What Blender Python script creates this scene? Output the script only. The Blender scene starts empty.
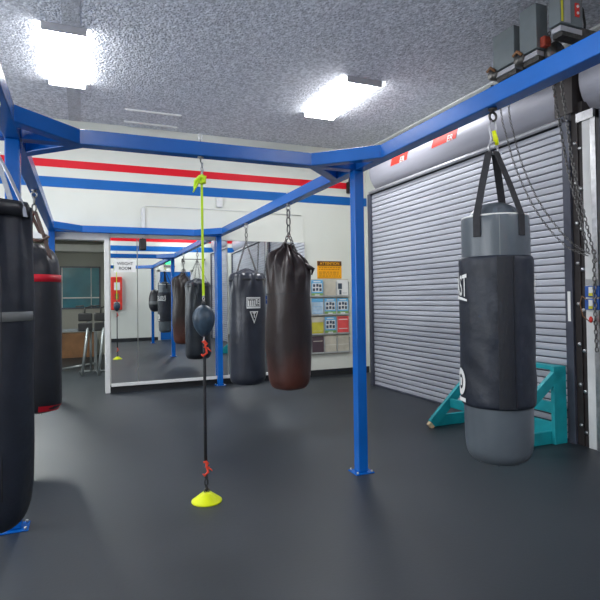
import bpy, math, random
from mathutils import Vector, Matrix, noise
PI = math.pi
random.seed(7)
S = bpy.context.scene
COL = S.collection

# ------------------------------------------------------------------ materials
def new_mat(name):
    m = bpy.data.materials.new(name); m.use_nodes = True
    nt = m.node_tree
    return m, nt, nt.nodes['Principled BSDF']

def ramp(nt, fac, stops):
    r = nt.nodes.new('ShaderNodeValToRGB')
    els = r.color_ramp.elements
    while len(els) < len(stops): els.new(0.5)
    for e, (p, c) in zip(els, stops):
        e.position = p; e.color = (*c, 1)
    nt.links.new(fac, r.inputs[0])
    return r.outputs[0]

def mat(name, c, rough=.5, metal=0, var=0.12, vscale=8, bump=0, bscale=60, coat=0, spec=.5, detail=3, aniso=None):
    """procedural surface: base colour with noise wear, optional fine bump"""
    m, nt, b = new_mat(name)
    tc = nt.nodes.new('ShaderNodeTexCoord')
    vec = tc.outputs['Object']
    if aniso:
        mp = nt.nodes.new('ShaderNodeMapping'); mp.inputs['Scale'].default_value = aniso
        nt.links.new(vec, mp.inputs[0]); vec = mp.outputs[0]
    n = nt.nodes.new('ShaderNodeTexNoise'); n.inputs['Scale'].default_value = vscale; n.inputs['Detail'].default_value = detail
    nt.links.new(vec, n.inputs['Vector'])
    lo = tuple(max(0, x * (1 - var)) for x in c); hi = tuple(min(1, x * (1 + var)) for x in c)
    nt.links.new(ramp(nt, n.outputs[0], [(.3, lo), (.7, hi)]), b.inputs['Base Color'])
    b.inputs['Roughness'].default_value = rough
    b.inputs['Metallic'].default_value = metal
    b.inputs['Specular IOR Level'].default_value = spec
    if coat: b.inputs['Coat Weight'].default_value = coat; b.inputs['Coat Roughness'].default_value = .15
    if bump:
        n2 = nt.nodes.new('ShaderNodeTexNoise'); n2.inputs['Scale'].default_value = bscale; n2.inputs['Detail'].default_value = 4
        nt.links.new(vec, n2.inputs['Vector'])
        bp = nt.nodes.new('ShaderNodeBump'); bp.inputs['Strength'].default_value = bump; bp.inputs['Distance'].default_value = .01
        nt.links.new(n2.outputs[0], bp.inputs['Height']); nt.links.new(bp.outputs[0], b.inputs['Normal'])
    return m

def emis(name, c, s):
    m, nt, b = new_mat(name)
    b.inputs['Base Color'].default_value = (*c, 1)
    b.inputs['Emission Color'].default_value = (*c, 1)
    b.inputs['Emission Strength'].default_value = s
    return m

M = {}
M['wall'] = mat('painted wall', (.69, .70, .635), .6, var=.03, vscale=1.5, bump=.08, bscale=30)
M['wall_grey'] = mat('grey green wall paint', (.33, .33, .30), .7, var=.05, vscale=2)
M['white'] = mat('white enamel trim', (.68, .68, .67), .4, var=.05)
M['black_rubber'] = mat('black vinyl baseboard', (.016, .017, .02), .5)
M['blue'] = mat('royal blue enamel', (.0006, .112, .46), .27, var=.07, vscale=4, spec=.45, bump=.04, bscale=25)
M['blue_paint'] = mat('blue wall paint', (.002, .115, .42), .6, var=.06, vscale=3, spec=.3)
M['red_paint'] = mat('red wall paint', (.72, .003, .018), .55, var=.06, vscale=3, spec=.3)
M['steel'] = mat('galvanised steel', (.52, .52, .53), .35, 1, var=.2, vscale=20)
M['dark_steel'] = mat('dark oily steel', (.10, .095, .09), .45, .8, var=.3, vscale=30)
M['chain'] = mat('chain steel', (.17, .165, .16), .4, 1, var=.3, vscale=40)
M['jamb'] = mat('dark brown steel column', (.030, .024, .024), .5, .2, var=.25, vscale=6)
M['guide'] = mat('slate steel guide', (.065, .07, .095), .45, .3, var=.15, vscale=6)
M['hood'] = mat('lavender grey sheet metal', (.36, .36, .41), .42, .2, var=.08, vscale=2, aniso=(1, .3, 3))
M['bar'] = mat('zinc bottom bar', (.50, .50, .53), .4, .4, var=.1)
M['vinyl_black'] = mat('black vinyl', (.018, .019, .024), .33, var=.2, vscale=5, bump=.5, bscale=11)
M['vinyl_navy'] = mat('blue black leather', (.026, .030, .044), .30, var=.25, vscale=5, bump=.4, bscale=13)
M['nylon'] = mat('black quilted nylon', (.011, .015, .026), .52, var=.2, vscale=9, bump=.7, bscale=11)
M['flap'] = mat('dark closure flap', (.008, .010, .016), .5, var=.1, bump=.1)
M['vinyl_grey'] = mat('shiny grey vinyl', (.085, .102, .120), .30, var=.12, vscale=5, bump=.15, bscale=12)
M['strap'] = mat('black webbing', (.022, .022, .026), .8, var=.2, vscale=60)
M['grey_band'] = mat('grey reflective band', (.16, .17, .17), .6, var=.1)
M['red_band'] = mat('red tape', (.62, .006, .022), .4, var=.1)
M['brown_strap'] = mat('brown leather strap', (.085, .040, .030), .6, var=.3, vscale=30)
M['silver_web'] = mat('silver webbing', (.50, .53, .60), .45, .2, var=.15, vscale=30)
M['yellow'] = mat('fluorescent yellow cord', (.62, .90, .02), .5, var=.08, vscale=30)
M['cone'] = mat('fluorescent yellow plastic', (.78, .86, .0), .4, var=.06, vscale=20)
M['orange'] = mat('orange red cord', (.90, .07, .03), .55, var=.15, vscale=40)
M['ball'] = mat('blue grey leather ball', (.035, .062, .095), .38, var=.3, vscale=20, bump=.2, bscale=60)
M['teal'] = mat('teal painted timber', (.004, .27, .31), .5, var=.18, vscale=7, bump=.12, bscale=20, aniso=(1, 1, 1))
M['rawwood'] = mat('raw timber end', (.62, .47, .28), .7, var=.2, vscale=30)
M['box_grey'] = mat('grey motor housing', (.165, .19, .20), .5, .1, var=.12, vscale=6)
M['yellow_lab'] = mat('yellow label', (.62, .56, .03), .5)
M['red_lab'] = mat('red label', (.72, .035, .02), .5)
M['paper'] = mat('white paper', (.78, .78, .76), .6, var=.03)
M['ink'] = mat('black ink', (.012, .012, .014), .6)
M['amber'] = mat('amber sign face', (.90, .40, .005), .45, var=.05)
M['amber_ink'] = mat('dark amber print', (.50, .19, .004), .5)
M['brownhead'] = mat('dark brown sign header', (.09, .030, .006), .5)
M['cream'] = mat('cream card', (.55, .51, .42), .6)
M['clearplast'] = mat('grey acrylic edge', (.42, .43, .42), .3)
M['fly_blue'] = mat('flyer sky blue', (.14, .42, .68), .45)
M['fly_pale'] = mat('flyer pale blue', (.46, .60, .72), .45, var=.25, vscale=9)
M['fly_green'] = mat('flyer green', (.22, .38, .12), .45, var=.3, vscale=30)
M['fly_dark'] = mat('flyer dark print', (.05, .07, .11), .5, var=.4, vscale=40)
M['fly_yellow'] = mat('flyer yellow', (.58, .52, .06), .5)
M['fly_red'] = mat('flyer coral red', (.78, .09, .09), .5)
M['fly_plum'] = mat('flyer plum', (.085, .055, .070), .5)
M['black_pad'] = mat('black bench pad', (.016, .016, .018), .35, bump=.1)
M['bench_metal'] = mat('grey tubular steel', (.20, .22, .23), .35, .5)
M['cardboard'] = mat('tan wooden panel', (.22, .105, .045), .65, var=.25, vscale=4)
M['glass_teal'] = mat('teal tinted pane', (.03, .17, .22), .12, var=.2, vscale=3, coat=.3)
M['sign_green'] = emis('lit green sign face', (.05, .75, .22), 1.3)
M['lamp'] = emis('lit acrylic lens', (.965, .985, 1), 20)
M['rust'] = mat('rusty red cover', (.28, .035, .015), .6, var=.4, vscale=30)
M['control_blue'] = mat('blue control plastic', (.02, .09, .36), .4)

# mirror
m, nt, b = new_mat('silvered mirror'); b.inputs['Metallic'].default_value = 1
b.inputs['Base Color'].default_value = (.84, .87, .86, 1); b.inputs['Roughness'].default_value = .0
M['mirror'] = m

# rubber floor
m, nt, b = new_mat('charcoal rubber floor')
tc = nt.nodes.new('ShaderNodeTexCoord')
n1 = nt.nodes.new('ShaderNodeTexNoise'); n1.inputs['Scale'].default_value = .8; n1.inputs['Detail'].default_value = 5
n2 = nt.nodes.new('ShaderNodeTexNoise'); n2.inputs['Scale'].default_value = 55; n2.inputs['Detail'].default_value = 3
vo = nt.nodes.new('ShaderNodeTexVoronoi'); vo.inputs['Scale'].default_value = 38
for n in (n1, n2, vo): nt.links.new(tc.outputs['Object'], n.inputs['Vector'])
c1 = ramp(nt, n1.outputs[0], [(.3, (.014, .0185, .0245)), (.7, (.024, .0305, .0385))])
sp = ramp(nt, vo.outputs['Distance'], [(.0, (1.0, 1.0, 1.0)), (.045, (0, 0, 0))])
n3 = nt.nodes.new('ShaderNodeTexNoise'); n3.inputs['Scale'].default_value = 9
nt.links.new(tc.outputs['Object'], n3.inputs['Vector'])
gate = ramp(nt, n3.outputs[0], [(.63, (0, 0, 0)), (.70, (.10, .10, .11))])
mu = nt.nodes.new('ShaderNodeMix'); mu.data_type = 'RGBA'; mu.blend_type = 'MULTIPLY'; mu.inputs[0].default_value = 1
nt.links.new(sp, mu.inputs[6]); nt.links.new(gate, mu.inputs[7])
ad = nt.nodes.new('ShaderNodeMix'); ad.data_type = 'RGBA'; ad.blend_type = 'ADD'; ad.inputs[0].default_value = 1
nt.links.new(c1, ad.inputs[6]); nt.links.new(mu.outputs[2], ad.inputs[7])
nt.links.new(ad.outputs[2], b.inputs['Base Color'])
rr = nt.nodes.new('ShaderNodeMapRange'); rr.inputs[3].default_value = .40; rr.inputs[4].default_value = .56
nt.links.new(n1.outputs[0], rr.inputs[0]); nt.links.new(rr.outputs[0], b.inputs['Roughness'])
bp = nt.nodes.new('ShaderNodeBump'); bp.inputs['Strength'].default_value = .12; bp.inputs['Distance'].default_value = .004
nt.links.new(n2.outputs[0], bp.inputs['Height']); nt.links.new(bp.outputs[0], b.inputs['Normal'])
M['floor'] = m

# popcorn ceiling
m, nt, b = new_mat('popcorn ceiling')
tc = nt.nodes.new('ShaderNodeTexCoord')
n1 = nt.nodes.new('ShaderNodeTexNoise'); n1.inputs['Scale'].default_value = 34; n1.inputs['Detail'].default_value = 4; n1.inputs['Roughness'].default_value = .65
v1 = nt.nodes.new('ShaderNodeTexVoronoi'); v1.inputs['Scale'].default_value = 50; v1.feature = 'SMOOTH_F1'
for n in (n1, v1): nt.links.new(tc.outputs['Object'], n.inputs['Vector'])
sub = nt.nodes.new('ShaderNodeMath'); sub.operation = 'SUBTRACT'
nt.links.new(n1.outputs[0], sub.inputs[0]); nt.links.new(v1.outputs['Distance'], sub.inputs[1])
nt.links.new(ramp(nt, n1.outputs[0], [(.38, (.44, .455, .51)), (.62, (.82, .835, .90))]), b.inputs['Base Color'])
b.inputs['Roughness'].default_value = .85
bp = nt.nodes.new('ShaderNodeBump'); bp.inputs['Strength'].default_value = .7; bp.inputs['Distance'].default_value = .02
nt.links.new(sub.outputs[0], bp.inputs['Height']); nt.links.new(bp.outputs[0], b.inputs['Normal'])
M['ceiling'] = m

# shutter slats: colour streaks of wear
m, nt, b = new_mat('lavender grey shutter slats')
tc = nt.nodes.new('ShaderNodeTexCoord'); mp = nt.nodes.new('ShaderNodeMapping'); mp.inputs['Scale'].default_value = (1, .5, 5)
n1 = nt.nodes.new('ShaderNodeTexNoise'); n1.inputs['Scale'].default_value = 2; n1.inputs['Detail'].default_value = 4
nt.links.new(tc.outputs['Object'], mp.inputs[0]); nt.links.new(mp.outputs[0], n1.inputs['Vector'])
nt.links.new(ramp(nt, n1.outputs[0], [(.3, (.37, .38, .43)), (.7, (.48, .49, .54))]), b.inputs['Base Color'])
b.inputs['Roughness'].default_value = .45; b.inputs['Metallic'].default_value = .15
M['slat'] = m

# old brown leather: black upper, red-brown wear towards the bottom (object z)
def worn_leather(name, zlo, zhi, low, high):
    m, nt, b = new_mat(name)
    tc = nt.nodes.new('ShaderNodeTexCoord'); sx = nt.nodes.new('ShaderNodeSeparateXYZ')
    nt.links.new(tc.outputs['Object'], sx.inputs[0])
    n1 = nt.nodes.new('ShaderNodeTexNoise'); n1.inputs['Scale'].default_value = 3.5; n1.inputs['Detail'].default_value = 6
    mp = nt.nodes.new('ShaderNodeMapping'); mp.inputs['Scale'].default_value = (1, 1, .45)
    nt.links.new(tc.outputs['Object'], mp.inputs[0]); nt.links.new(mp.outputs[0], n1.inputs['Vector'])
    mr = nt.nodes.new('ShaderNodeMapRange'); mr.inputs[1].default_value = zlo; mr.inputs[2].default_value = zhi
    nt.links.new(sx.outputs['Z'], mr.inputs[0])
    a = nt.nodes.new('ShaderNodeMath'); a.operation = 'MULTIPLY_ADD'; a.inputs[1].default_value = .9
    nt.links.new(n1.outputs[0], a.inputs[0]); 
    s = nt.nodes.new('ShaderNodeMath'); s.operation = 'SUBTRACT'; s.inputs[1].default_value = .45
    nt.links.new(mr.outputs[0], a.inputs[2]); nt.links.new(a.outputs[0], s.inputs[0])
    nt.links.new(ramp(nt, s.outputs[0], [(.1, low), (.75, high)]), b.inputs['Base Color'])
    b.inputs['Roughness'].default_value = .38
    n2 = nt.nodes.new('ShaderNodeTexNoise'); n2.inputs['Scale'].default_value = 18; n2.inputs['Detail'].default_value = 5
    nt.links.new(tc.outputs['Object'], n2.inputs['Vector'])
    bp = nt.nodes.new('ShaderNodeBump'); bp.inputs['Strength'].default_value = .35; bp.inputs['Distance'].default_value = .01
    nt.links.new(n2.outputs[0], bp.inputs['Height']); nt.links.new(bp.outputs[0], b.inputs['Normal'])
    return m
M['brown_leather'] = worn_leather('worn brown leather', .30, 1.0, (.12, .036, .024), (.024, .014, .014))

# ------------------------------------------------------------------ mesh builder
class MB:
    def __init__(s): s.v = []; s.f = []; s.mi = []; s.sm = []
    def add(s, vs, fs, mi=0, smooth=False):
        o = len(s.v); s.v += [tuple(v) for v in vs]
        for f in fs: s.f.append([i + o for i in f]); s.mi.append(mi); s.sm.append(smooth)
        return s
    def box(s, a, b, mi=0):
        x0, y0, z0 = [min(p, q) for p, q in zip(a, b)]; x1, y1, z1 = [max(p, q) for p, q in zip(a, b)]
        return s.add([(x0,y0,z0),(x1,y0,z0),(x1,y1,z0),(x0,y1,z0),(x0,y0,z1),(x1,y0,z1),(x1,y1,z1),(x0,y1,z1)],
              [(3,2,1,0),(4,5,6,7),(0,1,5,4),(1,2,6,5),(2,3,7,6),(3,0,4,7)], mi)
    def beam(s, a, b, w, h, up=(0,0,1), mi=0):
        """box swept from a to b, w across, h along up"""
        a = Vector(a); b = Vector(b); d = (b - a).normalized(); up = Vector(up)
        r = d.cross(up).normalized(); u = r.cross(d).normalized()
        vs = []
        for p in (a, b):
            for i, j in ((-1,-1),(1,-1),(1,1),(-1,1)): vs.append(p + r*i*w/2 + u*j*h/2)
        return s.add(vs, [(3,2,1,0),(4,5,6,7),(0,1,5,4),(1,2,6,5),(2,3,7,6),(3,0,4,7)], mi)
    def tube(s, pts, r, n=8, mi=0, closed=False, cap=True, flat=None):
        pts = [Vector(p) for p in pts]; k = len(pts); rings = []
        ref = None
        for i, p in enumerate(pts):
            if closed: t = (pts[(i+1) % k] - pts[i-1]).normalized()
            else: t = (pts[min(i+1, k-1)] - pts[max(i-1, 0)]).normalized()
            if ref is None:
                ref = Vector((0,0,1)) if abs(t.z) < .9 else Vector((1,0,0))
            x = (ref - t*ref.dot(t)).normalized(); y = t.cross(x); ref = x
            rr = r[i] if isinstance(r, (list, tuple)) else r
            rings.append([p + x*math.cos(2*PI*j/n)*rr + y*math.sin(2*PI*j/n)*rr*(flat or 1) for j in range(n)])
        vs = [v for R in rings for v in R]; fs = []
        m = k if closed else k - 1
        for i in range(m):
            for j in range(n):
                a, b2 = i*n + j, i*n + (j+1) % n; c, d = ((i+1) % k)*n + (j+1) % n, ((i+1) % k)*n + j
                fs.append((a, b2, c, d))
        if cap and not closed: fs += [tuple(range(n))[::-1], tuple((k-1)*n + j for j in range(n))]
        return s.add(vs, fs, mi, True)
    def cyl(s, a, b, r, n=20, mi=0, r2=None):
        return s.tube([a, b], [r, r if r2 is None else r2], n, mi)
    def lathe(s, prof, n=48, c=(0,0,0), mi=0, fn=None, smooth=True):
        """prof [(r,z)], fn(theta,z,r)->(r,z)"""
        vs = []; k = len(prof)
        for r, z in prof:
            for j in range(n):
                t = 2*PI*j/n; rr, zz = (r, z) if fn is None else fn(t, z, r)
                vs.append((c[0] + rr*math.cos(t), c[1] + rr*math.sin(t), c[2] + zz))
        fs = [(i*n+j, i*n+(j+1) % n, (i+1)*n+(j+1) % n, (i+1)*n+j) for i in range(k-1) for j in range(n)]
        fs += [tuple(range(n))[::-1], tuple((k-1)*n + j for j in range(n))]
        return s.add(vs, fs, mi, smooth)
    def build(s, name, mats, parent=None, off=None, bevel=0):
        me = bpy.data.meshes.new(name); me.from_pydata(s.v, [], s.f)
        if not isinstance(mats, (list, tuple)): mats = [mats]
        for m in mats: me.materials.append(m)
        me.polygons.foreach_set('material_index', s.mi); me.polygons.foreach_set('use_smooth', s.sm)
        me.update()
        o = bpy.data.objects.new(name, me); COL.objects.link(o)
        if off is not None:
            for v in me.vertices: v.co -= Vector(off)
            o.location = off
        if parent is not None:
            o.parent = parent
            if off is None: o.matrix_parent_inverse = Matrix.Translation(-W(parent))
            else: o.matrix_parent_inverse = Matrix.Translation(-W(parent))
        if bevel:
            bv = o.modifiers.new('bevel', 'BEVEL'); bv.width = bevel; bv.segments = 2; bv.limit_method = 'ANGLE'
        return o

def W(o):
    """world location of an unrotated object in a chain of unrotated parents"""
    p = Vector(o.location)
    if o.parent is not None: p = W(o.parent) + (o.matrix_parent_inverse @ Vector(o.location))
    return p

def tag(o, label, cat, group=None):
    o['label'] = label; o['category'] = cat
    if group: o['group'] = group
    return o
def thing(name, loc, label, cat, group=None):
    o = bpy.data.objects.new(name, None); o.empty_display_size = .1; COL.objects.link(o); o.location = loc
    return tag(o, label, cat, group)
def struct(name, mb, m, bevel=0):
    o = mb.build(name, m, bevel=bevel); o['kind'] = 'structure'; return o

def text_mesh(txt, h, w=None, bold=0, align='CENTER', shear=0):
    """letters as triangles in (u,v), centred, height h, squeezed to width w"""
    cu = bpy.data.curves.new('t', 'FONT'); cu.body = txt; cu.align_x = align; cu.offset = bold; cu.shear = shear
    cu.resolution_u = 3
    o = bpy.data.objects.new('t', cu); COL.objects.link(o)
    dg = bpy.context.evaluated_depsgraph_get(); me = bpy.data.meshes.new_from_object(o.evaluated_get(dg))
    vs = [tuple(v.co) for v in me.vertices]; fs = [tuple(p.vertices) for p in me.polygons]
    bpy.data.objects.remove(o); bpy.data.curves.remove(cu); bpy.data.meshes.remove(me)
    xs = [v[0] for v in vs]; ys = [v[1] for v in vs]
    sx = sy = h / (max(ys) - min(ys))
    if w: sx = w / (max(xs) - min(xs))
    cx = (max(xs) + min(xs))/2; cy = (max(ys) + min(ys))/2
    return [((x-cx)*sx, (y-cy)*sy) for x, y, _ in vs], fs

def put(mb, uv, fs, fn, mi=0):
    mb.add([fn(u, v) for u, v in uv], fs, mi)
def rect_uv(u0, v0, u1, v1, nu=1, nv=1):
    uv = [(u0 + (u1-u0)*i/nu, v0 + (v1-v0)*j/nv) for j in range(nv+1) for i in range(nu+1)]
    fs = [(j*(nu+1)+i, j*(nu+1)+i+1, (j+1)*(nu+1)+i+1, (j+1)*(nu+1)+i) for j in range(nv) for i in range(nu)]
    return uv, fs

def chain_mb(pts, link=.05, wire=.0045, wide=.018, mb=None, mi=0):
    """chain of oval links along a polyline"""
    mb = mb or MB()
    pts = [Vector(p) for p in pts]
    segs = [(pts[i+1]-pts[i]).length for i in range(len(pts)-1)]; L = sum(segs)
    pitch = link - 2*wire*1.15; n = max(1, round(L/pitch)); pitch = L/n
    def at(s):
        for i, l in enumerate(segs):
            if s <= l or i == len(segs)-1: return pts[i].lerp(pts[i+1], min(1, s/l)), (pts[i+1]-pts[i]).normalized()
            s -= l
    for k in range(n):
        c, t = at((k+.5)*pitch)
        ref = Vector((1,.3,0)) if abs(t.z) > .6 else Vector((0,0,1))
        x = (ref - t*ref.dot(t)).normalized(); y = t.cross(x)
        a = x if k % 2 else y
        hl = pitch/2 + wire*1.15 - wire; hw = wide/2; q = []
        for j in range(10):
            th = 2*PI*j/10
            cs, sn = math.cos(th), math.sin(th)
            q.append(c + t*(math.copysign(abs(cs)**.8, cs)*hl) + a*(math.copysign(abs(sn)**.8, sn)*hw))
        mb.tube(q, wire, 5, mi, closed=True)
    return mb

def ring_mb(c, R, r, axis='y', sx=1, sz=1, mb=None, n=16):
    mb = mb or MB(); q = []
    for j in range(n):
        t = 2*PI*j/n; a, b2 = R*math.cos(t)*sx, R*math.sin(t)*sz
        q.append((c[0]+a, c[1], c[2]+b2) if axis == 'y' else (c[0], c[1]+a, c[2]+b2) if axis == 'x' else (c[0]+a, c[1]+b2, c[2]))
    return mb.tube(q, r, 6, closed=True)

def strap_mb(pts, w, t, wdir, mb=None, mi=0):
    """flat ribbon along pts, width along wdir"""
    mb = mb or MB(); pts = [Vector(p) for p in pts]; vs = []
    wd = Vector(wdir).normalized()
    for i, p in enumerate(pts):
        tg = (pts[min(i+1, len(pts)-1)] - pts[max(i-1, 0)]).normalized()
        nn = tg.cross(wd).normalized()
        for a, b2 in ((-1,-1),(1,-1),(1,1),(-1,1)): vs.append(p + wd*a*w/2 + nn*b2*t/2)
    fs = [(0,1,2,3), tuple(len(vs)-4+i for i in (3,2,1,0))]
    for i in range(len(pts)-1):
        for j in range(4): fs.append((i*4+j, (i+1)*4+j, (i+1)*4+(j+1) % 4, i*4+(j+1) % 4))
    return mb.add(vs, fs, mi)

# ------------------------------------------------------------------ camera (level survey of the room; metres)
CAMP = dict(cx=306.61, cy=288.79, f=525.7, yaw=23.2266, pitch=.9787, roll=-.8388)
cam = bpy.data.cameras.new('camera'); co = bpy.data.objects.new('camera', cam); COL.objects.link(co)
a, b_, c_ = [math.radians(CAMP[k]) for k in ('yaw', 'pitch', 'roll')]
fw = Vector((math.sin(a)*math.cos(b_), math.cos(a)*math.cos(b_), math.sin(b_)))
r_ = Vector((math.cos(a), -math.sin(a), 0)); u_ = r_.cross(fw)
r2 = r_*math.cos(c_) + u_*math.sin(c_); u2 = -r_*math.sin(c_) + u_*math.cos(c_)
co.matrix_world = Matrix(((r2.x, u2.x, -fw.x, 0), (r2.y, u2.y, -fw.y, 0), (r2.z, u2.z, -fw.z, 1.2), (0, 0, 0, 1)))
cam.sensor_width = 36; cam.lens = CAMP['f']/600*36
cam.shift_x = (300-CAMP['cx'])/600; cam.shift_y = -(300-CAMP['cy'])/600
cam.clip_start = .05
S.camera = co
EYE = Vector((0, 0, 1.2))
def toward_cam(c):            # azimuth of the viewer seen from a place, used to aim labels
    return math.atan2(EYE.y - c[1], EYE.x - c[0])

# ------------------------------------------------------------------ room shell
XR, YB, H, YR, XLW = 4.2, 7.312, 3.513, -1.6, -3.2
OX0, OX1, OZ = -.95, .282, 1.985       # opening to the weight room
T = .12
struct('floor', MB().box((XLW-T, YR-T, -.1), (XR+T, 13.3, 0)), M['floor'])
struct('ceiling', MB().box((XLW-T, YR-T, H), (XR+T, YB+T, H+.1)), M['ceiling'])
wb = MB().box((XLW-T, YB, 0), (OX0, YB+T, H)).box((OX1+.06, YB, 0), (XR+T, YB+T, H)).box((OX0, YB, OZ+.09), (OX1+.06, YB+T, H))
struct('wall_back', wb, M['wall'])
struct('wall_right', MB().box((XR, YR-T, 0), (XR+T, YB, H)), M['wall'])
LW = MB(); ADDED_WIN = [(-.9, 1.9), (2.6, 5.4)]  # windows added in the unseen left wall to brighten the room
LW.box((XLW-T, YR-T, 0), (XLW, YB, .8)).box((XLW-T, YR-T, 2.9), (XLW, YB, H))
for y0, y1 in ((YR-T, ADDED_WIN[0][0]), (ADDED_WIN[0][1], ADDED_WIN[1][0]), (ADDED_WIN[1][1], YB)): LW.box((XLW-T, y0, .8), (XLW, y1, 2.9))
struct('wall_left', LW, M['wall'])
for k, (y0, y1) in enumerate(ADDED_WIN):
    ym = (y0+y1)/2
    w_ = MB().box((XLW-T, y0, .8), (XLW, y0+.05, 2.9)).box((XLW-T, y1-.05, .8), (XLW, y1, 2.9)).box((XLW-T, ym-.025, .8), (XLW, ym+.025, 2.9)).box((XLW-T, y0, .8), (XLW, y1, .85)).box((XLW-T, y0, 2.85), (XLW, y1, 2.9))
    struct('window_%d' % (k+2), w_, M['white'])
    ld = bpy.data.lights.new('daylight', 'AREA'); ld.shape = 'RECTANGLE'; ld.size = y1-y0; ld.size_y = 2.0; ld.energy = 62; ld.color = (.90, .95, 1)  # area light behind each added window, fills the room from the left
    lo = bpy.data.objects.new('daylight', ld); COL.objects.link(lo); lo.location = (XLW-T-.02, ym, 1.85); lo.rotation_euler = (PI/2, 0, -PI/2)
struct('wall_rear', MB().box((XLW, YR-T, 0), (XR, YR, H)), M['wall'])
struct('trim_1', MB().box((OX1, YB-.02, 0), (OX1+.06, YB+T, OZ+.09)).box((OX0, YB-.02, OZ), (OX1, YB+T, OZ+.09))
       .box((OX0-.06, YB-.02, 0), (OX0, YB+T, OZ+.09)), M['white'], .004)
struct('baseboard_back', MB().box((OX1+.06, YB-.012, 0), (XR, YB, .1)).box((XLW, YB-.012, 0), (OX0-.06, YB, .1)), M['black_rubber'])
struct('baseboard_rear', MB().box((XLW, YR, 0), (2.03, YR+.012, .1)).box((3.07, YR, 0), (XR, YR+.012, .1)), M['black_rubber'])
struct('baseboard_left', MB().box((XLW, YR, 0), (XLW+.012, YB, .1)), M['black_rubber'])
# painted stripes on both end walls
struct('trim_2', MB().box((XLW, YB-.003, 2.895), (3.87, YB, 2.994)), M['red_paint'])
struct('trim_3', MB().box((XLW, YB-.003, 2.643), (XR, YB, 2.772)), M['blue_paint'])
struct('trim_4', MB().box((XLW, YR, 2.93), (XR, YR+.003, 3.07)), M['red_paint'])
struct('trim_5', MB().box((XLW, YR, 2.645), (XR, YR+.003, 2.80)), M['blue_paint'])
# shallow panel above the mirrors
struct('trim_6', MB().box((.76, YB-.018, 2.03), (3.096, YB, 2.445)), M['wall'], .003)
# white ledge below the mirrors
struct('trim_7', MB().box((.352, YB-.058, .085), (3.11, YB, .124)), M['white'], .003)

# second room beyond the opening
struct('trim_9', MB().box((-3, 12.3, 2.27), (1.1, 12.6, 2.42)), M['white'])
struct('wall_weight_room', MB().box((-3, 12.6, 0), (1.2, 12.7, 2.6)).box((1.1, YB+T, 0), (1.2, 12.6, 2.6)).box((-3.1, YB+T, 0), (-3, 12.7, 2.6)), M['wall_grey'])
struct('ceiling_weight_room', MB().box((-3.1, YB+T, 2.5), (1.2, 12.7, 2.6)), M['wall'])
wt = thing('interior_window', (-.02, 12.6, 1.05), 'teal tinted window with white frame lines on the far wall of the weight room', 'window')
wt['kind'] = 'structure'; wt.name = 'window_1'
for k in ('label', 'category'): del wt[k]
fr = MB()
fr.box((-.42, 12.57, 1.03), (.40, 12.6, 1.06)).box((-.42, 12.57, 1.93), (.40, 12.6, 1.96)).box((.37, 12.57, 1.03), (.40, 12.6, 1.96)).box((-.42, 12.57, 1.03), (-.39, 12.6, 1.96))
fr.build('window_frame', M['guide'], wt)
MB().box((-.39, 12.585, 1.06), (.37, 12.6, 1.93)).build('window_pane', M['glass_teal'], wt)
MB().box((-.385, 12.565, 1.06), (-.37, 12.585, 1.93)).box((.20, 12.565, 1.06), (.212, 12.585, 1.93)).box((-.385, 12.565, 1.26), (.37, 12.585, 1.285)).build('window_bar', M['white'], wt)

# ------------------------------------------------------------------ blue rack frame
XM, XL, YF, YBK, YN = 1.773, -.331, 3.194, 7.232, -.6
ZB, ZT, TB = 2.070, 2.155, .082
rack = thing('bag_rack_frame', (XM, YF, 0), 'large blue steel tube frame bolted to the floor, carrying all the hanging punching bags', 'bag rack')
posts = [(XM-.014, YF), (XM, YBK), (XL, YF), (XL, YBK), (XM, YN), (XL, YN)]
for (x, y) in posts:
    p = MB().box((x-.036, y-.036, .008), (x+.036, y+.036, ZB)).build('post', M['blue'], rack, bevel=.006)
    MB().box((x-.070, y-.062, 0), (x+.070, y+.062, .008)).build('base_plate', M['blue'], p, bevel=.002)
    for i in (-1, 1):
        for j in (-1, 1): MB().cyl((x+i*.054, y+j*.049, .007), (x+i*.054, y+j*.049, .020), .007, 8).build('anchor_bolt', M['steel'], p)
zc = (ZB+ZT)/2; hh = ZT-ZB
def beam_part(a, b2):
    MB().beam((*a, zc), (*b2, zc), TB, hh).build('beam', M['blue'], rack, bevel=.005)
beam_part((XM, YN-TB/2), (XM, YBK+TB/2-.002))
beam_part((XL, YN-TB/2), (XL, YBK+TB/2-.002))
for y in (YF, YBK-.002, YN): beam_part((XL+TB/2, y), (XM-TB/2, y))
beam_part((XL-TB/2, YF), (-2.2, YF))
MB().box((-2.2-TB, YF-TB/2, .0), (-2.2, YF+TB/2, ZT)).build('post', M['blue'], rack, bevel=.006)
# flat-lying diagonal corner braces
def brace(x, y, sx, sy, L=.50, th=None):
    th = th or TB*.9
    a = Vector((x+sx*L, y+sy*.0, zc)); b2 = Vector((x, y+sy*L, zc))
    MB().beam(a, b2, th, hh*.98).build('corner_brace', M['blue'], rack, bevel=.005)
brace(XM, YF, -1, -1, .36); brace(XM, YF, -1, 1, .34)
brace(XL, YF, 1, -1, .32); brace(XL, YF, 1, 1, .34)
brace(XM, YBK, -1, -1, .34); brace(XL, YBK, 1, -1, .34)
brace(XM, YN, -1, 1, .40); brace(XL, YN, 1, 1, .40)

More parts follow.
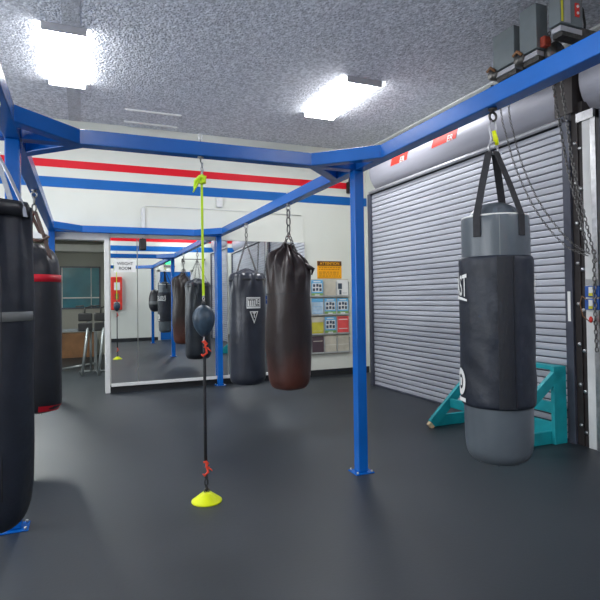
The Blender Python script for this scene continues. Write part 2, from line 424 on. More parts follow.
# ------------------------------------------------------------------ mirrors
def mirror_panel(x0, x1, z0, z1, dy0, dy1, label):
    t = thing('wall_mirror', ((x0+x1)/2, YB, z0), label, 'mirror', None)
    mb = MB()
    vs = [(x0, YB, z0), (x1, YB, z0), (x1, YB-dy1, z0), (x0, YB-dy0, z0)]
    vs += [(x, y, z1) for x, y, _ in vs]
    mb.add(vs, [(3,2,1,0), (4,5,6,7), (1,2,6,5), (2,3,7,6), (3,0,4,7), (0,1,5,4)])
    o = mb.build('backing', M['clearplast'], t)
    g = MB(); e = .0012
    g.add([(x0+.002, YB-dy0-e, z0+.002), (x1-.002, YB-dy1-e, z0+.002), (x1-.002, YB-dy1-e, z1-.002), (x0+.002, YB-dy0-e, z1-.002)], [(0,1,2,3)])
    g.build('mirror_glass', M['mirror'], t)
mirror_panel(.352, .684, .125, 2.022, .030, .030, 'narrow mirror panel beside the white door frame, with the room name sign on it')
mirror_panel(.690, 1.90, .125, 2.022, .030, .0345, 'wide wall mirror left of the back blue post, reflecting hanging bags and a blue door')
mirror_panel(1.915, 3.09, .125, 2.028, .008, .055, 'wall mirror right of the back blue post, reflecting the rolling shutters')

# sign WEIGHT ROOM
t = thing('room_sign', (.53, YB-.032, 1.576), 'white sign reading WEIGHT ROOM on the narrow mirror panel', 'sign')
MB().box((.40, YB-.038, 1.572), (.665, YB-.0315, 1.735)).build('sign_board', M['paper'], t)
tb = MB()
for line, z, w in (('WEIGHT', 1.683, .20), ('ROOM', 1.622, .15)):
    uv, fs = text_mesh(line, .040, w, bold=.012); put(tb, uv, fs, lambda u, v: (.5325+u, YB-.0395, z+v))
tb.build('lettering', M['ink'], t)

# speaker with its white conduit, junction box
t = thing('wall_conduit', (.767, YB, 2.46), 'thin white conduit running down the panel above the mirror to a black speaker', 'conduit')
MB().tube([(.767, YB-.03, 2.03), (.767, YB-.03, 2.44), (.80, YB-.03, 2.462), (1.7, YB-.03, 2.462), (3.05, YB-.03, 2.44)], [.006]*5, 8).build('pipe', M['white'], t)
MB().box((.745, YB-.045, 2.03), (.79, YB-.018, 2.43)).build('cable_cover', M['white'], t)
t = thing('wall_speaker', (.755, YB-.03, 1.86), 'small black speaker hanging at the top edge of the mirrors', 'speaker')
MB().box((.712, YB-.10, 1.865), (.800, YB-.012, 2.012)).build('housing', M['ink'], t, bevel=.012)
MB().box((.722, YB-.104, 1.88), (.790, YB-.099, 1.997)).build('grille', M['jamb'], t)
MB().tube([(.756, YB-.05, 2.005), (.756, YB-.04, 2.02), (.767, YB-.035, 2.04)], .006, 6).build('cable', M['ink'], t)
t = tag(MB().box((1.765, YB-.035, 2.50), (1.85, YB, 2.63)).build('junction_box', M['white'], bevel=.004), 'small white junction box high on the back wall below the blue stripe', 'junction box')
t = thing('wall_bracket', (3.86, YB, 2.8), 'small black bracket at the right end of the red wall stripe', 'bracket')
MB().box((3.84, YB-.05, 2.83), (3.90, YB, 3.0)).build('plate', M['ink'], t)
MB().beam((3.87, YB-.03, 2.98), (3.87, YB-.08, 3.10), .02, .02, up=(1,0,0)).build('arm', M['ink'], t)

# ATTENTION sign
t = thing('attention_sign', (3.525, YB, 1.495), 'amber warning sign headed ATTENTION above the brochure rack', 'sign')
MB().box((3.318, YB-.006, 1.492), (3.732, YB, 1.76)).build('sign_board', M['amber'], t)
MB().box((3.318, YB-.008, 1.688), (3.732, YB-.0062, 1.76)).build('header_band', M['brownhead'], t)
tb = MB(); uv, fs = text_mesh('ATTENTION', .045, .33, bold=.01); put(tb, uv, fs, lambda u, v: (3.525+u, YB-.0095, 1.724+v))
tb.build('lettering', M['amber'], t)
tb = MB()
for k, z in enumerate((1.66, 1.632, 1.59, 1.562, 1.53)):
    x = 3.345
    while x < 3.69:
        w = random.uniform(.02, .06); tb.box((x, YB-.0078, z-.007), (min(x+w, 3.705), YB-.0062, z+.007)); x += w + .014
tb.build('small_print', M['amber_ink'], t)
MB().box((3.330, YB-.0078, 1.500), (3.722, YB-.0062, 1.506)).box((3.330, YB-.0078, 1.672), (3.722, YB-.0062, 1.677)).build('border', M['amber_ink'], t)

# brochure rack and flyers
RX0, cw, RZ = 3.196, .2165, [1.484, 1.203, .921, .627, .34]
t = thing('brochure_rack', (3.52, YB, .33), 'clear wall rack of pockets on the back wall left of the front blue post', 'rack')
MB().box((RX0, YB-.006, .33), (RX0+3*cw, YB, 1.484)).build('backing', M['cream'], t)
for r in range(4):
    for c in range(3):
        x0 = RX0 + c*cw; z0 = RZ[r+1]
        MB().box((x0, YB-.035, z0), (x0+cw, YB-.006, z0+.006)).box((x0, YB-.035, z0), (x0+.004, YB-.006, z0+.24)).box((x0+cw-.004, YB-.035, z0), (x0+cw, YB-.006, z0+.24)).box((x0, YB-.035, z0), (x0+cw, YB-.032, z0+.03)).build('pocket', M['clearplast'], t)
FL = [M['fly_blue'], M['paper'], M['fly_dark'], M['fly_green'], M['fly_pale'], M['fly_yellow'], M['fly_red'], M['fly_plum'], M['cream']]
def flyer(r, c, kind, label, g=None):
    x0 = RX0 + c*cw + .012; x1 = RX0 + (c+1)*cw - .012; z0 = RZ[r+1] + .009; z1 = RZ[r] - .016
    y = YB - .020; mb = MB(); base = dict(photo=0, pale=4, yellow=5, red=6, plum=7, cream=8, white=1)[kind]
    mb.box((x0, y, z0), (x1, y+.008, z1), base)
    yy = y - .0012; w = x1-x0; h = z1-z0
    def q(a, b2, c2, d, mi): mb.box((x0+a*w, yy, z0+b2*h), (x0+c2*w, y, z0+d*h), mi)
    if kind == 'photo':
        q(0, 0, 1, .22, 3); q(.08, .30, .92, .80, 1)
        for i, (a, b2) in enumerate(((.12,.34),(.40,.36),(.68,.34),(.14,.58),(.42,.60),(.66,.57))):
            mb.box((x0+a*w, yy-.001, z0+b2*h), (x0+(a+.2)*w, yy, z0+(b2+.17)*h), 2)
        mb.box((x0+.3*w, yy-.001, z0+.08*h), (x0+.7*w, yy, z0+.14*h), 1); q(.2, .87, .8, .93, 1)
    if kind == 'pale': q(0, .78, 1, 1, 0); q(.1, .1, .9, .12, 0); q(.1, .3, .9, .32, 0); q(.1, .5, .9, .52, 0)
    if kind == 'yellow': q(0, .70, 1, 1, 8); q(.08, .2, .92, .22, 8)
    if kind == 'red': q(.1, .80, .9, .84, 1); q(.1, .28, .9, .31, 1); q(.1, .9, .9, .93, 7)
    if kind == 'white': q(.1, .45, .45, .8, 2); q(.2, .12, .4, .4, 2); q(.5, .2, .9, .22, 2)
    if kind == 'plum': q(.1, .7, .9, .74, 8)
    if kind == 'cream': q(.0, .46, 1, .48, 1)
    tag(mb.build('flyer', FL), label, 'flyer', g)
flyer(0, 0, 'photo', 'blue and green photo flyer at the top left of the rack, beside the brown bag', 'flyers in the wall rack')
flyer(0, 2, 'white', 'white flyer with dark figure at the top right of the rack', 'flyers in the wall rack')
flyer(1, 0, 'pale', 'pale blue flyer in the left pocket of the second rack row', 'flyers in the wall rack')
flyer(1, 1, 'photo', 'blue and green photo flyer in the middle pocket of the second rack row', 'flyers in the wall rack')
flyer(1, 2, 'photo', 'blue and green photo flyer in the right pocket, directly above the red flyer', 'flyers in the wall rack')
flyer(2, 0, 'yellow', 'yellow flyer in the left pocket of the third rack row', 'flyers in the wall rack')
flyer(2, 1, 'photo', 'blue and green photo flyer between the yellow and the red flyers', 'flyers in the wall rack')
flyer(2, 2, 'red', 'coral red flyer in the right pocket of the third rack row', 'flyers in the wall rack')
flyer(3, 0, 'plum', 'dark plum flyer at the bottom left of the rack', 'flyers in the wall rack')
flyer(3, 1, 'cream', 'plain cream flyer mid bottom rack row', 'flyers in the wall rack')
flyer(3, 2, 'cream', 'plain cream flyer at the bottom right of the rack', 'flyers in the wall rack')

# ------------------------------------------------------------------ rolling shutters
XS = 3.65
PITCH = .060
def shutter(y0, y1, name, label, guides, hx=.03):
    t = thing(name, (XS, (y0+y1)/2, 0), label, 'rolling shutter')
    n = 43; top = .012 + n*PITCH
    mb = MB(); prof = []
    for k in range(n):
        z = .012 + k*PITCH
        prof += [(XS+.016, z-.001), (XS+.001, z+.002), (XS-.0015, z+.010), (XS-.002, z+.028), (XS-.0005, z+.046), (XS+.002, z+.0515), (XS+.016, z+.0535)]
    prof.append((XS+.016, top))
    vs = [(x, y, z) for x, z in prof for y in (y0, y1)]
    for i in range(len(prof)-1):      # shadow in the joints between the slats is painted in as a dark colour
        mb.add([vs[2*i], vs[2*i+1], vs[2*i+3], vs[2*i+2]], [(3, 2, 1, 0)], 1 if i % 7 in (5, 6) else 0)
    mb.box((XS+.018, y0, .0), (XS+.024, y1, top))
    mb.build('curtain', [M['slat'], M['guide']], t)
    MB().box((XS-.014, y0, .002), (XS+.02, y1, .022)).build('bottom_bar', M['guide'], t)
    # barrel hood
    A = [(3.93 + .30*math.cos(th), 2.90 + .30*math.sin(th)) for th in [2*PI*i/40 for i in range(40)]]
    hb = MB(); k = len(A)
    hb.add([(x, y, z) for y in (y0-.03, y1+hx) for x, z in A],
           [(i, (i+1) % k, k+(i+1) % k, k+i)[::-1] for i in range(k)], 0, True)
    hb.add([(x, y0-.03, z) for x, z in A], [tuple(range(k))[::-1]]); hb.add([(x, y1+hx, z) for x, z in A], [tuple(range(k))])
    hb.build('barrel_hood', M['hood'], t)
    MB().tube([(XS-.03, y0, 2.615), (XS-.03, y1, 2.615)], .022, 12).build('hood_bar', M['bar'], t)
    MB().box((XS-.02, y0, 2.595), (XS+.14, y1, 2.60)).build('lintel_plate', M['ink'], t)
    for g0, g1 in guides:
        MB().box((XS-.035, g0, 0), (XS+.05, g1, 2.60)).build('guide_rail', M['guide'], t, bevel=.003)
    return t
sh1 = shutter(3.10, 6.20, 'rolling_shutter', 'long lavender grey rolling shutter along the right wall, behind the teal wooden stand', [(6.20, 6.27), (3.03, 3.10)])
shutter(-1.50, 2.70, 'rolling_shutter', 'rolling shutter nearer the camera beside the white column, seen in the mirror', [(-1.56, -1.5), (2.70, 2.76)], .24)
# masonry piers closing the gap between the shutters and the wall
struct('wall_pier_far', MB().box((XS+.05, 6.20, 0), (XR, 6.27, 2.6)), M['wall'])
jb = thing('steel_jamb_column', (3.7, 2.98, 0), 'dark brown bolted steel column between the shutter guide and the white column', 'column')
MB().box((XS-.01, 2.925, 0), (XR-.002, 3.028, 2.72)).build('column_body', M['jamb'], jb)
MB().box((XS-.022, 2.962, 0), (XS-.010, 2.968, 2.7)).build('flange', M['jamb'], jb)
for z in (.14, .46, .78, 1.10, 1.42, 1.74, 2.06, 2.38):
    MB().cyl((XS-.010, 2.988, z+.02), (XS-.024, 2.988, z+.02), .015, 10).build('bolt', M['steel'], jb)
    MB().cyl((XS-.010, 2.943, z-.03), (XS-.024, 2.943, z-.03), .015, 10).build('bolt', M['steel'], jb)
wc = thing('white_column', (3.65, 2.86, 0), 'white painted steel column at the right edge, next to the bolted dark column', 'column')
MB().box((XS-.03, 2.80, 0), (XR-.002, 2.915, 2.62)).build('column_body', M['white'], wc, bevel=.004)
MB().box((XS-.05, 2.80, 2.55), (XS+.1, 2.95, 2.62)).build('cap_plate', M['steel'], wc)
MB().box((XS-.042, 2.79, 0), (XS-.030, 2.835, 2.55)).build('edge_channel', M['steel'], wc)
# barrel bracket plates between the shutters
br = thing('barrel_bracket', (3.6, 3.1, 2.6), 'black steel bracket plate carrying the shutter barrels below the motors', 'bracket')
MB().box((XS-.06, 2.97, 2.64), (XS+.5, 2.985, 3.16)).box((XS-.06, 2.985, 2.64), (XS-.05, 3.14, 3.10)).build('side_plate', M['jamb'], br)
MB().box((XS-.14, 3.20, 2.96), (XS-.02, 3.50, 3.03)).build('support_angle', M['jamb'], br)
MB().cyl((3.93, 2.985, 2.9), (3.93, 3.138, 2.9), .09, 20).build('shaft', M['dark_steel'], br)

# sticker on guide
t = tag(MB().box((XS-.037, 3.048, .98), (XS-.0352, 3.075, 1.22)).build('warning_sticker', M['paper']), 'small white sticker strip on the dark shutter guide', 'sticker')
# red stickers with white letters on the barrel hood
def on_hood(y, th): return (3.93 + .303*math.cos(th), y, 2.90 + .303*math.sin(th))
for yc, w, lab in ((4.62, .42, 'red sticker with white letters on the shutter hood, nearer the motors'), (5.50, .36, 'red sticker with white letters on the shutter hood, farther along the beam')):
    t = thing('hood_sticker', on_hood(yc, PI+.15), lab, 'sticker')
    mb = MB(); uv, fs = rect_uv(-w/2, -.035, w/2, .10, 6, 8)
    put(mb, uv, fs, lambda u, v: on_hood(yc-u-v*.4, PI+.03-v/.3)); mb.build('sticker_face', M['red_lab'], t)
    mb = MB(); uv, fs = text_mesh('ER', .06, .10, bold=.012)
    def hf(u, v):
        p = on_hood(yc-u-w/2+.10-v*.4, PI+.05-v/.3); return (p[0]-.004, p[1], p[2]-.001)
    put(mb, uv, fs, hf); mb.build('lettering', M['paper'], t)

# motors
def motor(y0, y1, x0, x1, z0, z1, label, knob=True, drop=.07):
    t = thing('shutter_motor', ((x0+x1)/2, (y0+y1)/2, z0), label, 'motor', 'shutter motors by the ceiling')
    MB().box((x0, y0, z0), (x1, y1, z1)).build('housing', M['box_grey'], t, bevel=.006)
    MB().box((x0+.015, y0+.01, z0-.05), (x1, y1-.01, z0-.012)).build('lower_plate', M['bar'], t)
    MB().box((x0+.03, y0+.01, z0-.085), (XR, y1-.01, z0-.052)).box((x0+.05, y0+.03, z0-.06), (XR, y0+.06, z0+.02)).build('mounting_bar', M['dark_steel'], t)
    if knob:
        MB().cyl((x0+.0, y1+.015, z0-.01), (x0+.09, y1+.015, z0-.01), .05, 18).build('brake_disc', M['dark_steel'], t)
        MB().tube([(x0-.01, y1-.03, z0+.0), (x0-.03, y1+.0, z0+.035), (x0-.02, y1+.05, z0+.02)], .012, 8).build('brake_lever', M['cardboard'], t)
        MB().box((x0+.03, y0-.05, z0+.0), (x0+.10, y0-.001, z0+.08)).build('terminal_cover', M['rust'], t, bevel=.01)
    return t
motor(3.215, 3.45, 3.24, 3.34, 3.095, 3.395, 'grey shutter motor farthest from the camera, at the left of the three')
motor(2.985, 3.155, 3.24, 3.36, 3.105, 3.455, 'middle grey shutter motor of the three, with a brake disc')
t = motor(2.76, 2.865, 3.235, 3.47, 3.19, 3.48, 'large grey shutter motor box with red buttons, nearest the right edge', False)
MB().box((3.245, 2.755, 3.20), (3.262, 2.7595, 3.47)).build('yellow_strip', M['yellow_lab'], t)
MB().box((3.275, 2.755, 3.20), (3.335, 2.7595, 3.47)).build('pale_panel', M['bar'], t)
q = MB().box((3.385, 2.752, 3.26), (3.425, 2.7595, 3.36)).build('button_plate', M['red_lab'], t)
for z in (3.285, 3.335): MB().cyl((3.405, 2.7515, z), (3.405, 2.746, z), .011, 10).build('button', M['paper'], q)
MB().tube([(3.46, 2.80, 3.40), (3.52, 2.80, 3.36), (3.54, 2.80, 3.25), (3.56, 2.84, 3.05)], .009, 8).build('cable', M['ink'], t)
t = thing('chain_sprocket', (3.42, 3.02, 3.0), 'dark chain sprocket guard hanging below the shutter motors', 'sprocket')
MB().cyl((3.40, 2.93, 3.07), (3.40, 2.985, 3.07), .085, 20).build('wheel', M['dark_steel'], t)
MB().box((3.36, 2.93, 2.97), (3.47, 3.04, 3.03)).build('chain_guide', M['dark_steel'], t)

# conduit pipe along top of the right wall
t = tag(MB().box((XR-.10, YR+.02, H-.022), (XR-.004, YB-.03, H-.001)).build('ceiling_strip', M['white']), 'white strip running along the top of the right wall under the ceiling', 'ceiling strip')

def P(px, py, X=None, Y=None, Z=None):
    """world point where the surveyed sight line of a photo measurement meets a wall plane"""
    d = fw + r2*((px-CAMP['cx'])/CAMP['f']) - u2*((py-CAMP['cy'])/CAMP['f'])
    if X is not None: s = X/d.x
    elif Y is not None: s = Y/d.y
    else: s = (Z-1.2)/d.z
    return EYE + d*s
def hang_chain(pts, label, wire=.004, link=.04, wide=.018, X=3.50):
    w = [P(x, y, X=X) for x, y in pts]
    # smooth
    sm = []
    for i in range(len(w)-1):
        p0, p1, p2, p3 = w[max(i-1, 0)], w[i], w[i+1], w[min(i+2, len(w)-1)]
        for k in range(6):
            s = k/6
            sm.append(.5*((2*p1) + (-p0+p2)*s + (2*p0-5*p1+4*p2-p3)*s*s + (-p0+3*p1-3*p2+p3)*s**3))
    sm.append(w[-1])
    return tag(chain_mb(sm, link, wire, wide).build('hoist_chain', M['chain']), label, 'chain', 'hand chains of the rolling shutters')
hang_chain([(549,32), (554,88), (560,125), (567,165), (577,205), (588,252)], 'heavy hoist chain before the dark column, left strand of the pair', .0045, .042, .020, 3.42)
hang_chain([(556,30), (562,88), (567,122), (572,160), (583,210), (596,262)], 'heavy hoist chain before the dark column, right strand of the pair', .0045, .042, .020, 3.42)
hang_chain([(499,60), (501,112), (507,138), (515,166), (530,200), (546,225), (566,246), (588,256)], 'thin chain swagged across the shutter, left of the two parallel strands', .0030, .03, .014, 3.5)
hang_chain([(508,58), (509,110), (514,135), (522,164), (537,198), (553,222), (572,243), (590,254)], 'thin chain swagged across the shutter, right of the two parallel strands', .0030, .03, .014, 3.5)
hang_chain([(594,250), (594.5,285), (595.5,320), (597,352)], 'loose chain end hanging down the white column past the blue control box', .005, .045, .022, 3.57)

t = thing('control_box', P(594, 312, X=3.58), 'blue control box pair with yellow and white labels on the white column', 'control box')
for (ya, yb) in ((286, 297), (299, 310)):
    a = P(586, ya, X=3.60); b2 = P(600, yb, X=3.60)
    q = MB().box((3.585, a.y, a.z), (3.61, b2.y, b2.z)).build('box_body', M['control_blue'], t, bevel=.004)
    a = P(588.5, ya+1, X=3.58); b2 = P(592.5, yb-4, X=3.58); MB().box((3.5795, a.y, a.z), (3.584, b2.y, b2.z)).build('label_white', M['paper'], q)
    a = P(588.5, yb-4, X=3.58); b2 = P(592.5, yb-1, X=3.58); MB().box((3.5795, a.y, a.z), (3.584, b2.y, b2.z)).build('label_yellow', M['yellow_lab'], q)
a = P(587, 279, X=3.60); b2 = P(600, 285, X=3.60); MB().box((3.585, a.y, a.z), (3.61, b2.y, b2.z)).build('top_bracket', M['steel'], t)
MB().tube([P(587, 300, X=3.57), P(582, 296, X=3.57), P(580, 304, X=3.57), P(583, 316, X=3.57), P(590, 322, X=3.57)], .004, 6).build('cable', M['cardboard'], t)
MB().lathe([(.001, 0), (.012, .01), (.016, .03), (.006, .05)], 12, tuple(P(591, 323, X=3.565))).build('red_plug', M['red_lab'], t)
a = P(596, 316, X=3.57)
# ------------------------------------------------------------------ teal wooden stand
t = thing('wooden_stand', (3.45, 3.5, 0), 'teal wooden stand with diagonal braces against the rolling shutter', 'wooden stand')
for y, xf in ((3.107, 2.80), (3.98, 2.93)):
    MB().box((3.46, y-.018, 0), (3.595, y+.018, .62)).build('upright', M['teal'], t, bevel=.004)
    MB().beam((3.53, y, .575), (xf, y, .035), .036, .085).build('diagonal_brace', M['teal'], t, bevel=.003)
    MB().box((xf+.03, y+.019, .0), (3.50, y+.052, .10)).build('floor_runner', M['teal'], t, bevel=.003)
    dx = Vector((3.53-xf, 0, .54)).normalized(); b0 = Vector((xf, y, .035))
    MB().beam(b0, b0-dx*.035, .034, .06).build('cut_end', M['rawwood'], t)
MB().box((3.50, 3.126, .585), (3.59, 3.961, .62)).build('top_rail', M['teal'], t, bevel=.003)
MB().box((3.56, 3.126, .22), (3.595, 3.961, .31)).build('middle_rail', M['teal'], t, bevel=.003)
MB().box((3.47, 3.126, .04), (3.505, 3.961, .17)).build('bottom_rail', M['teal'], t, bevel=.003)
MB().box((3.12, 3.70, .17), (3.155, 3.961, .25)).build('cross_board', M['teal'], t, bevel=.003)

# ------------------------------------------------------------------ ceiling fixtures
def fixture(xc, y0, y1, label, w=.34):
    t = thing('ceiling_light', (xc, (y0+y1)/2, H), label, 'ceiling light', 'fluorescent ceiling lights')
    MB().box((xc-.10, y0+.01, H-.045), (xc+.10, y1-.01, H-.001)).build('ballast_tray', M['white'], t)
    for ya, yb in ((y0-.012, y0+.012), (y1-.012, y1+.012)):
        MB().box((xc-w/2-.006, ya, H-.062), (xc+w/2+.006, yb, H-.001)).build('end_cap', M['bar'], t)
    mb = MB(); pr = [(-w/2, H-.010), (-w/2+.004, H-.040), (-w/2+.03, H-.058), (w/2-.03, H-.058), (w/2-.004, H-.040), (w/2, H-.010)]
    mb.add([(xc+x, y, z) for y in (y0+.013, y1-.013) for x, z in pr], [(i, i+1, 7+i, 6+i)[::-1] for i in range(5)])
    mb.build('lens', M['lamp'], t)
fixture(-.115, 4.80, 6.03, 'fluorescent ceiling light above the left of the room, lit')
fixture(2.775, 4.83, 5.98, 'fluorescent ceiling light above the right of the room, lit', .40)
fixture(-.115, -1.3, -.1, 'fluorescent ceiling light above and behind the viewpoint on the left')  # from here on, unseen fixtures added as fill light
fixture(2.775, -1.3, -.1, 'fluorescent ceiling light above and behind the viewpoint on the right')
fixture(-2.6, 3.0, 4.2, 'fluorescent ceiling light outside the picture on the far left')
# lamp of the weight room
t = thing('weight_room_light', (-.1, 10.6, 2.5), 'fluorescent strip light on the weight room ceiling', 'ceiling light')
MB().box((-.9, 8.2, 2.44), (-.7, 9.4, 2.499)).build('lens', emis('dim lens', (.95, 1, .97), 70), t)
MB().box((-.92, 8.18, 2.47), (-.68, 9.42, 2.4995)).build('tray', M['white'], t)

# ceiling vent outline and seam strips
t = thing('ceiling_vent', (.85, 6.85, H), 'faint flat rectangular vent in the ceiling near the back wall', 'vent')
MB().box((.50, 6.62, H-.02), (1.17, 6.64, H)).box((.52, 7.06, H-.03), (1.19, 7.08, H)).build('vent_edge', M['white'], t)
MB().box((.52, 6.635, H-.006), (1.17, 7.06, H)).build('vent_panel', M['ceiling'], t)
struct('trim_8', MB().box((-.13, YR, H-.004), (.01, 4.78, H)).box((-.13, 6.06, H-.004), (.01, YB, H)), mat('ceiling tape', (.47, .48, .52), .85, var=.2, vscale=25, bump=1, bscale=45))

# ------------------------------------------------------------------ punching bags
def smooth_prof(pts, n=6):
    """catmull-rom through (r,z) points"""
    out = []
    for i in range(len(pts)-1):
        p0, p1, p2, p3 = pts[max(i-1, 0)], pts[i], pts[i+1], pts[min(i+2, len(pts)-1)]
        for k in range(n):
            s = k/n; q = []
            for d in (0, 1):
                q.append(.5*((2*p1[d]) + (-p0[d]+p2[d])*s + (2*p0[d]-5*p1[d]+4*p2[d]-p3[d])*s*s + (-p0[d]+3*p1[d]-3*p2[d]+p3[d])*s**3))
            out.append((max(q[0], .001), q[1]))
    out.append(pts[-1]); return out

def fold_fn(seed, z0, zt, folds=.03, nf=9, body=.004, tilt=0, tdir=0):
    """vertical gathers growing above z0, gentle lumps below"""
    def fn(t, z, r):
        lump = noise.noise(Vector((math.cos(t)*1.3, math.sin(t)*1.3, z*2.2+seed)))*body*2
        k = max(0, min(1, (z-z0)/(zt-z0)))
        fl = (math.sin(t*nf + seed + 1.3*math.sin(t*2+seed)) * .55 + noise.noise(Vector((math.cos(t)*4, math.sin(t)*4, z*3+seed*3)))*.9)
        rr = r + lump*min(1, r/.1) + folds*fl*k*min(1, r/.12)
        zz = z + (math.cos(t-tdir)*tilt*r/.2*min(1, k*1.5) if tilt else 0) + k*folds*.5*noise.noise(Vector((math.cos(t)*3, math.sin(t)*3, seed)))
        return rr, zz
    return fn

def wrap(c, R, th0):
    return lambda u, v: (c[0] + R*math.cos(th0+u/R), c[1] + R*math.sin(th0+u/R), v)

def hardware_chain(c, z0, z1, parent, wide=.03, link=.065, wire=.006):
    chain_mb([(c[0], c[1], z1), (c[0], c[1], z0)], link, wire, wide).build('chain', M['chain'], parent)

def hook_mb(x, y, ztop, mb=None):
    """eye bolt through the beam: nut above, eye below"""
    mb = mb or MB()
    mb.cyl((x, y, ZB-.02), (x, y, ZT+.025), .007, 8); mb.cyl((x, y, ZT), (x, y, ZT+.014), .016, 6); mb.cyl((x, y, ZB-.008), (x, y, ZB), .02, 10)
    return ring_mb((x, y, ZB-.038), .02, .006, 'y', mb=mb)

# --- TITLE bag
c = (1.762, 5.855); t = thing('punching_bag', (*c, .218), 'blue-black leather punching bag printed TITLE, hanging from chains in front of the mirror', 'punching bag', 'hanging punching bags')
pf = smooth_prof([(.001, .215), (.10, .218), (.170, .235), (.198, .275), (.207, .34), (.209, .60), (.209, .95), (.209, 1.25), (.208, 1.40), (.200, 1.455), (.17, 1.49), (.12, 1.505), (.06, 1.53), (.02, 1.545)])
MB().lathe(pf, 64, (*c, 0), fn=fold_fn(2.1, 1.26, 1.5, .030, 8, .005)).build('bag_body', M['vinyl_navy'], t)
MB().lathe([(.2095, 1.405), (.2125, 1.41), (.2125, 1.425), (.2095, 1.43)], 64, (*c, 0)).build('rim_band', M['vinyl_black'], t)
ap = (c[0]-.005, c[1], 1.86)
for k in range(4):
    th = toward_cam(c) + PI/4 + k*PI/2
    e = (c[0]+.19*math.cos(th), c[1]+.19*math.sin(th), 1.43)
    chain_mb([ap, e], .034, .0033, .016).build('chain', M['chain'], t)
hardware_chain((c[0], c[1]), 1.86, ZB-.055, t)
hook_mb(c[0], c[1], ZT).build('eye_bolt', M['steel'], t)
th0 = toward_cam(c) + .075/.22 + .02; R = .217
lg = MB(); uv, fs = rect_uv(-.085, 1.09, .085, 1.215, 10, 1); put(lg, uv, fs, wrap(c, R, th0), 0)
uv, fs = rect_uv(-.078, 1.108, .078, 1.204, 10, 1); put(lg, uv, fs, wrap(c, R+.001, th0), 1)
for (a0, a1, b0, b1) in ((-.074, .074, 1.112, 1.200),):
    uv, fs = rect_uv(a0, b0, a1, b1, 10, 1); put(lg, uv, fs, wrap(c, R+.002, th0), 0)
uv, fs = text_mesh('TITLE', .072, .135, bold=.02); put(lg, [(u, v+1.156) for u, v in uv], fs, wrap(c, R+.003, th0), 1)
# triangle with T
tri = [(-.052, 1.058), (.052, 1.058), (0, .918)]; put(lg, tri, [(0, 1, 2)], wrap(c, R+.001, th0), 0)
tri = [(-.036, 1.048), (.036, 1.048), (0, .945)]; put(lg, tri, [(0, 1, 2)], wrap(c, R+.0025, th0), 1)
uv, fs = text_mesh('T', .06, .040, bold=.03); put(lg, [(u, v+1.016) for u, v in uv], fs, wrap(c, R+.004, th0), 0)
lg.build('printed_logo', [M['paper'], M['ink']], t)['label'] = 'white and black TITLE print with a T triangle below'

# --- worn brown bag
c = (1.765, 4.516); t = thing('punching_bag', (*c, .36), 'worn brown leather punching bag with gathered top, nearest the wall rack', 'punching bag', 'hanging punching bags')
pf = smooth_prof([(.001, .362), (.09, .366), (.155, .385), (.188, .43), (.205, .50), (.216, .66), (.219, .82), (.214, 1.05), (.207, 1.22), (.202, 1.36), (.203, 1.44), (.188, 1.51), (.150, 1.575), (.095, 1.62), (.055, 1.66), (.035, 1.70)])
tdir = toward_cam(c) + PI/2
pf = [(r*.955, z) for r, z in pf]
MB().lathe(pf, 72, (c[0]-.012, c[1], 0), fn=fold_fn(5.3, 1.24, 1.56, .046, 9, .008, -.055, tdir)).build('bag_body', M['brown_leather'], t)
mb = MB(); uv, fs = rect_uv(-PI*.204, 1.235, PI*.204, 1.241, 48, 1); put(mb, uv, fs, wrap((c[0]-.012, c[1]), .204, tdir)); mb.build('seam_piping', M['vinyl_black'], t)
# folded corner flap at the right of the rim
th = tdir
fp = MB(); f0 = Vector((c[0]+.185*math.cos(th), c[1]+.20*math.sin(th), 1.47))
fp.tube([f0+Vector((-.06*math.cos(th), -.06*math.sin(th), .05)), f0, f0+Vector((.035*math.cos(th), .035*math.sin(th), -.005)), f0+Vector((.02*math.cos(th), .02*math.sin(th), -.06))], [.02, .03, .018, .006], 10)
fp.build('folded_corner', M['brown_leather'], t)
for k in range(4):
    th = toward_cam(c) + PI/4 + k*PI/2
    chain_mb([(c[0], c[1], 1.80), (c[0]+.07*math.cos(th), c[1]+.07*math.sin(th), 1.66), (c[0]+.12*math.cos(th), c[1]+.12*math.sin(th), 1.585)], .045, .005, .024).build('chain', M['chain'], t)
hardware_chain(c, 1.80, ZB-.055, t, .038, .085, .0075)
hook_mb(c[0], c[1], ZT).build('eye_bolt', M['steel'], t)

# --- EVERLAST bag
c = (1.769, 1.895); t = thing('punching_bag', (*c, .42), 'punching bag with black padded wrap and shiny grey ends, before the rolling shutter', 'punching bag', 'hanging punching bags')
tc_ = toward_cam(c)
pf = smooth_prof([(.001, .436), (.08, .437), (.118, .452), (.141, .483), (.149, .53), (.151, .60), (.151, .72)])
MB().lathe(pf, 64, (*c, 0)).build('bag_bottom', M['vinyl_grey'], t)
pf = [(.151, 1.34), (.152, 1.40), (.1525, 1.47), (.151, 1.52), (.148, 1.548), (.144, 1.556), (.132, 1.553), (.120, 1.560), (.094, 1.595), (.053, 1.62), (.015, 1.626)]
MB().lathe(smooth_prof(pf, 4), 64, (*c, 0), fn=fold_fn(3.3, 1.50, 1.6, .006, 14, .002)).build('bag_top', M['vinyl_grey'], t)
MB().lathe([(.144, 1.552), (.149, 1.555), (.149, 1.560), (.142, 1.561)], 64, (*c, 0)).build('rim_piping', M['paper'], t)
def wrapfn(tt, z, r):
    n_ = noise.noise(Vector((math.cos(tt)*3, math.sin(tt)*3, z*7)))*.004
    wr = math.sin((z*38 + tt*5))*.0045*max(0, noise.noise(Vector((math.cos(tt)*2+5, math.sin(tt)*2, z*3)))+.3)
    return r + n_*(r > .158) + wr*(r > .158), z
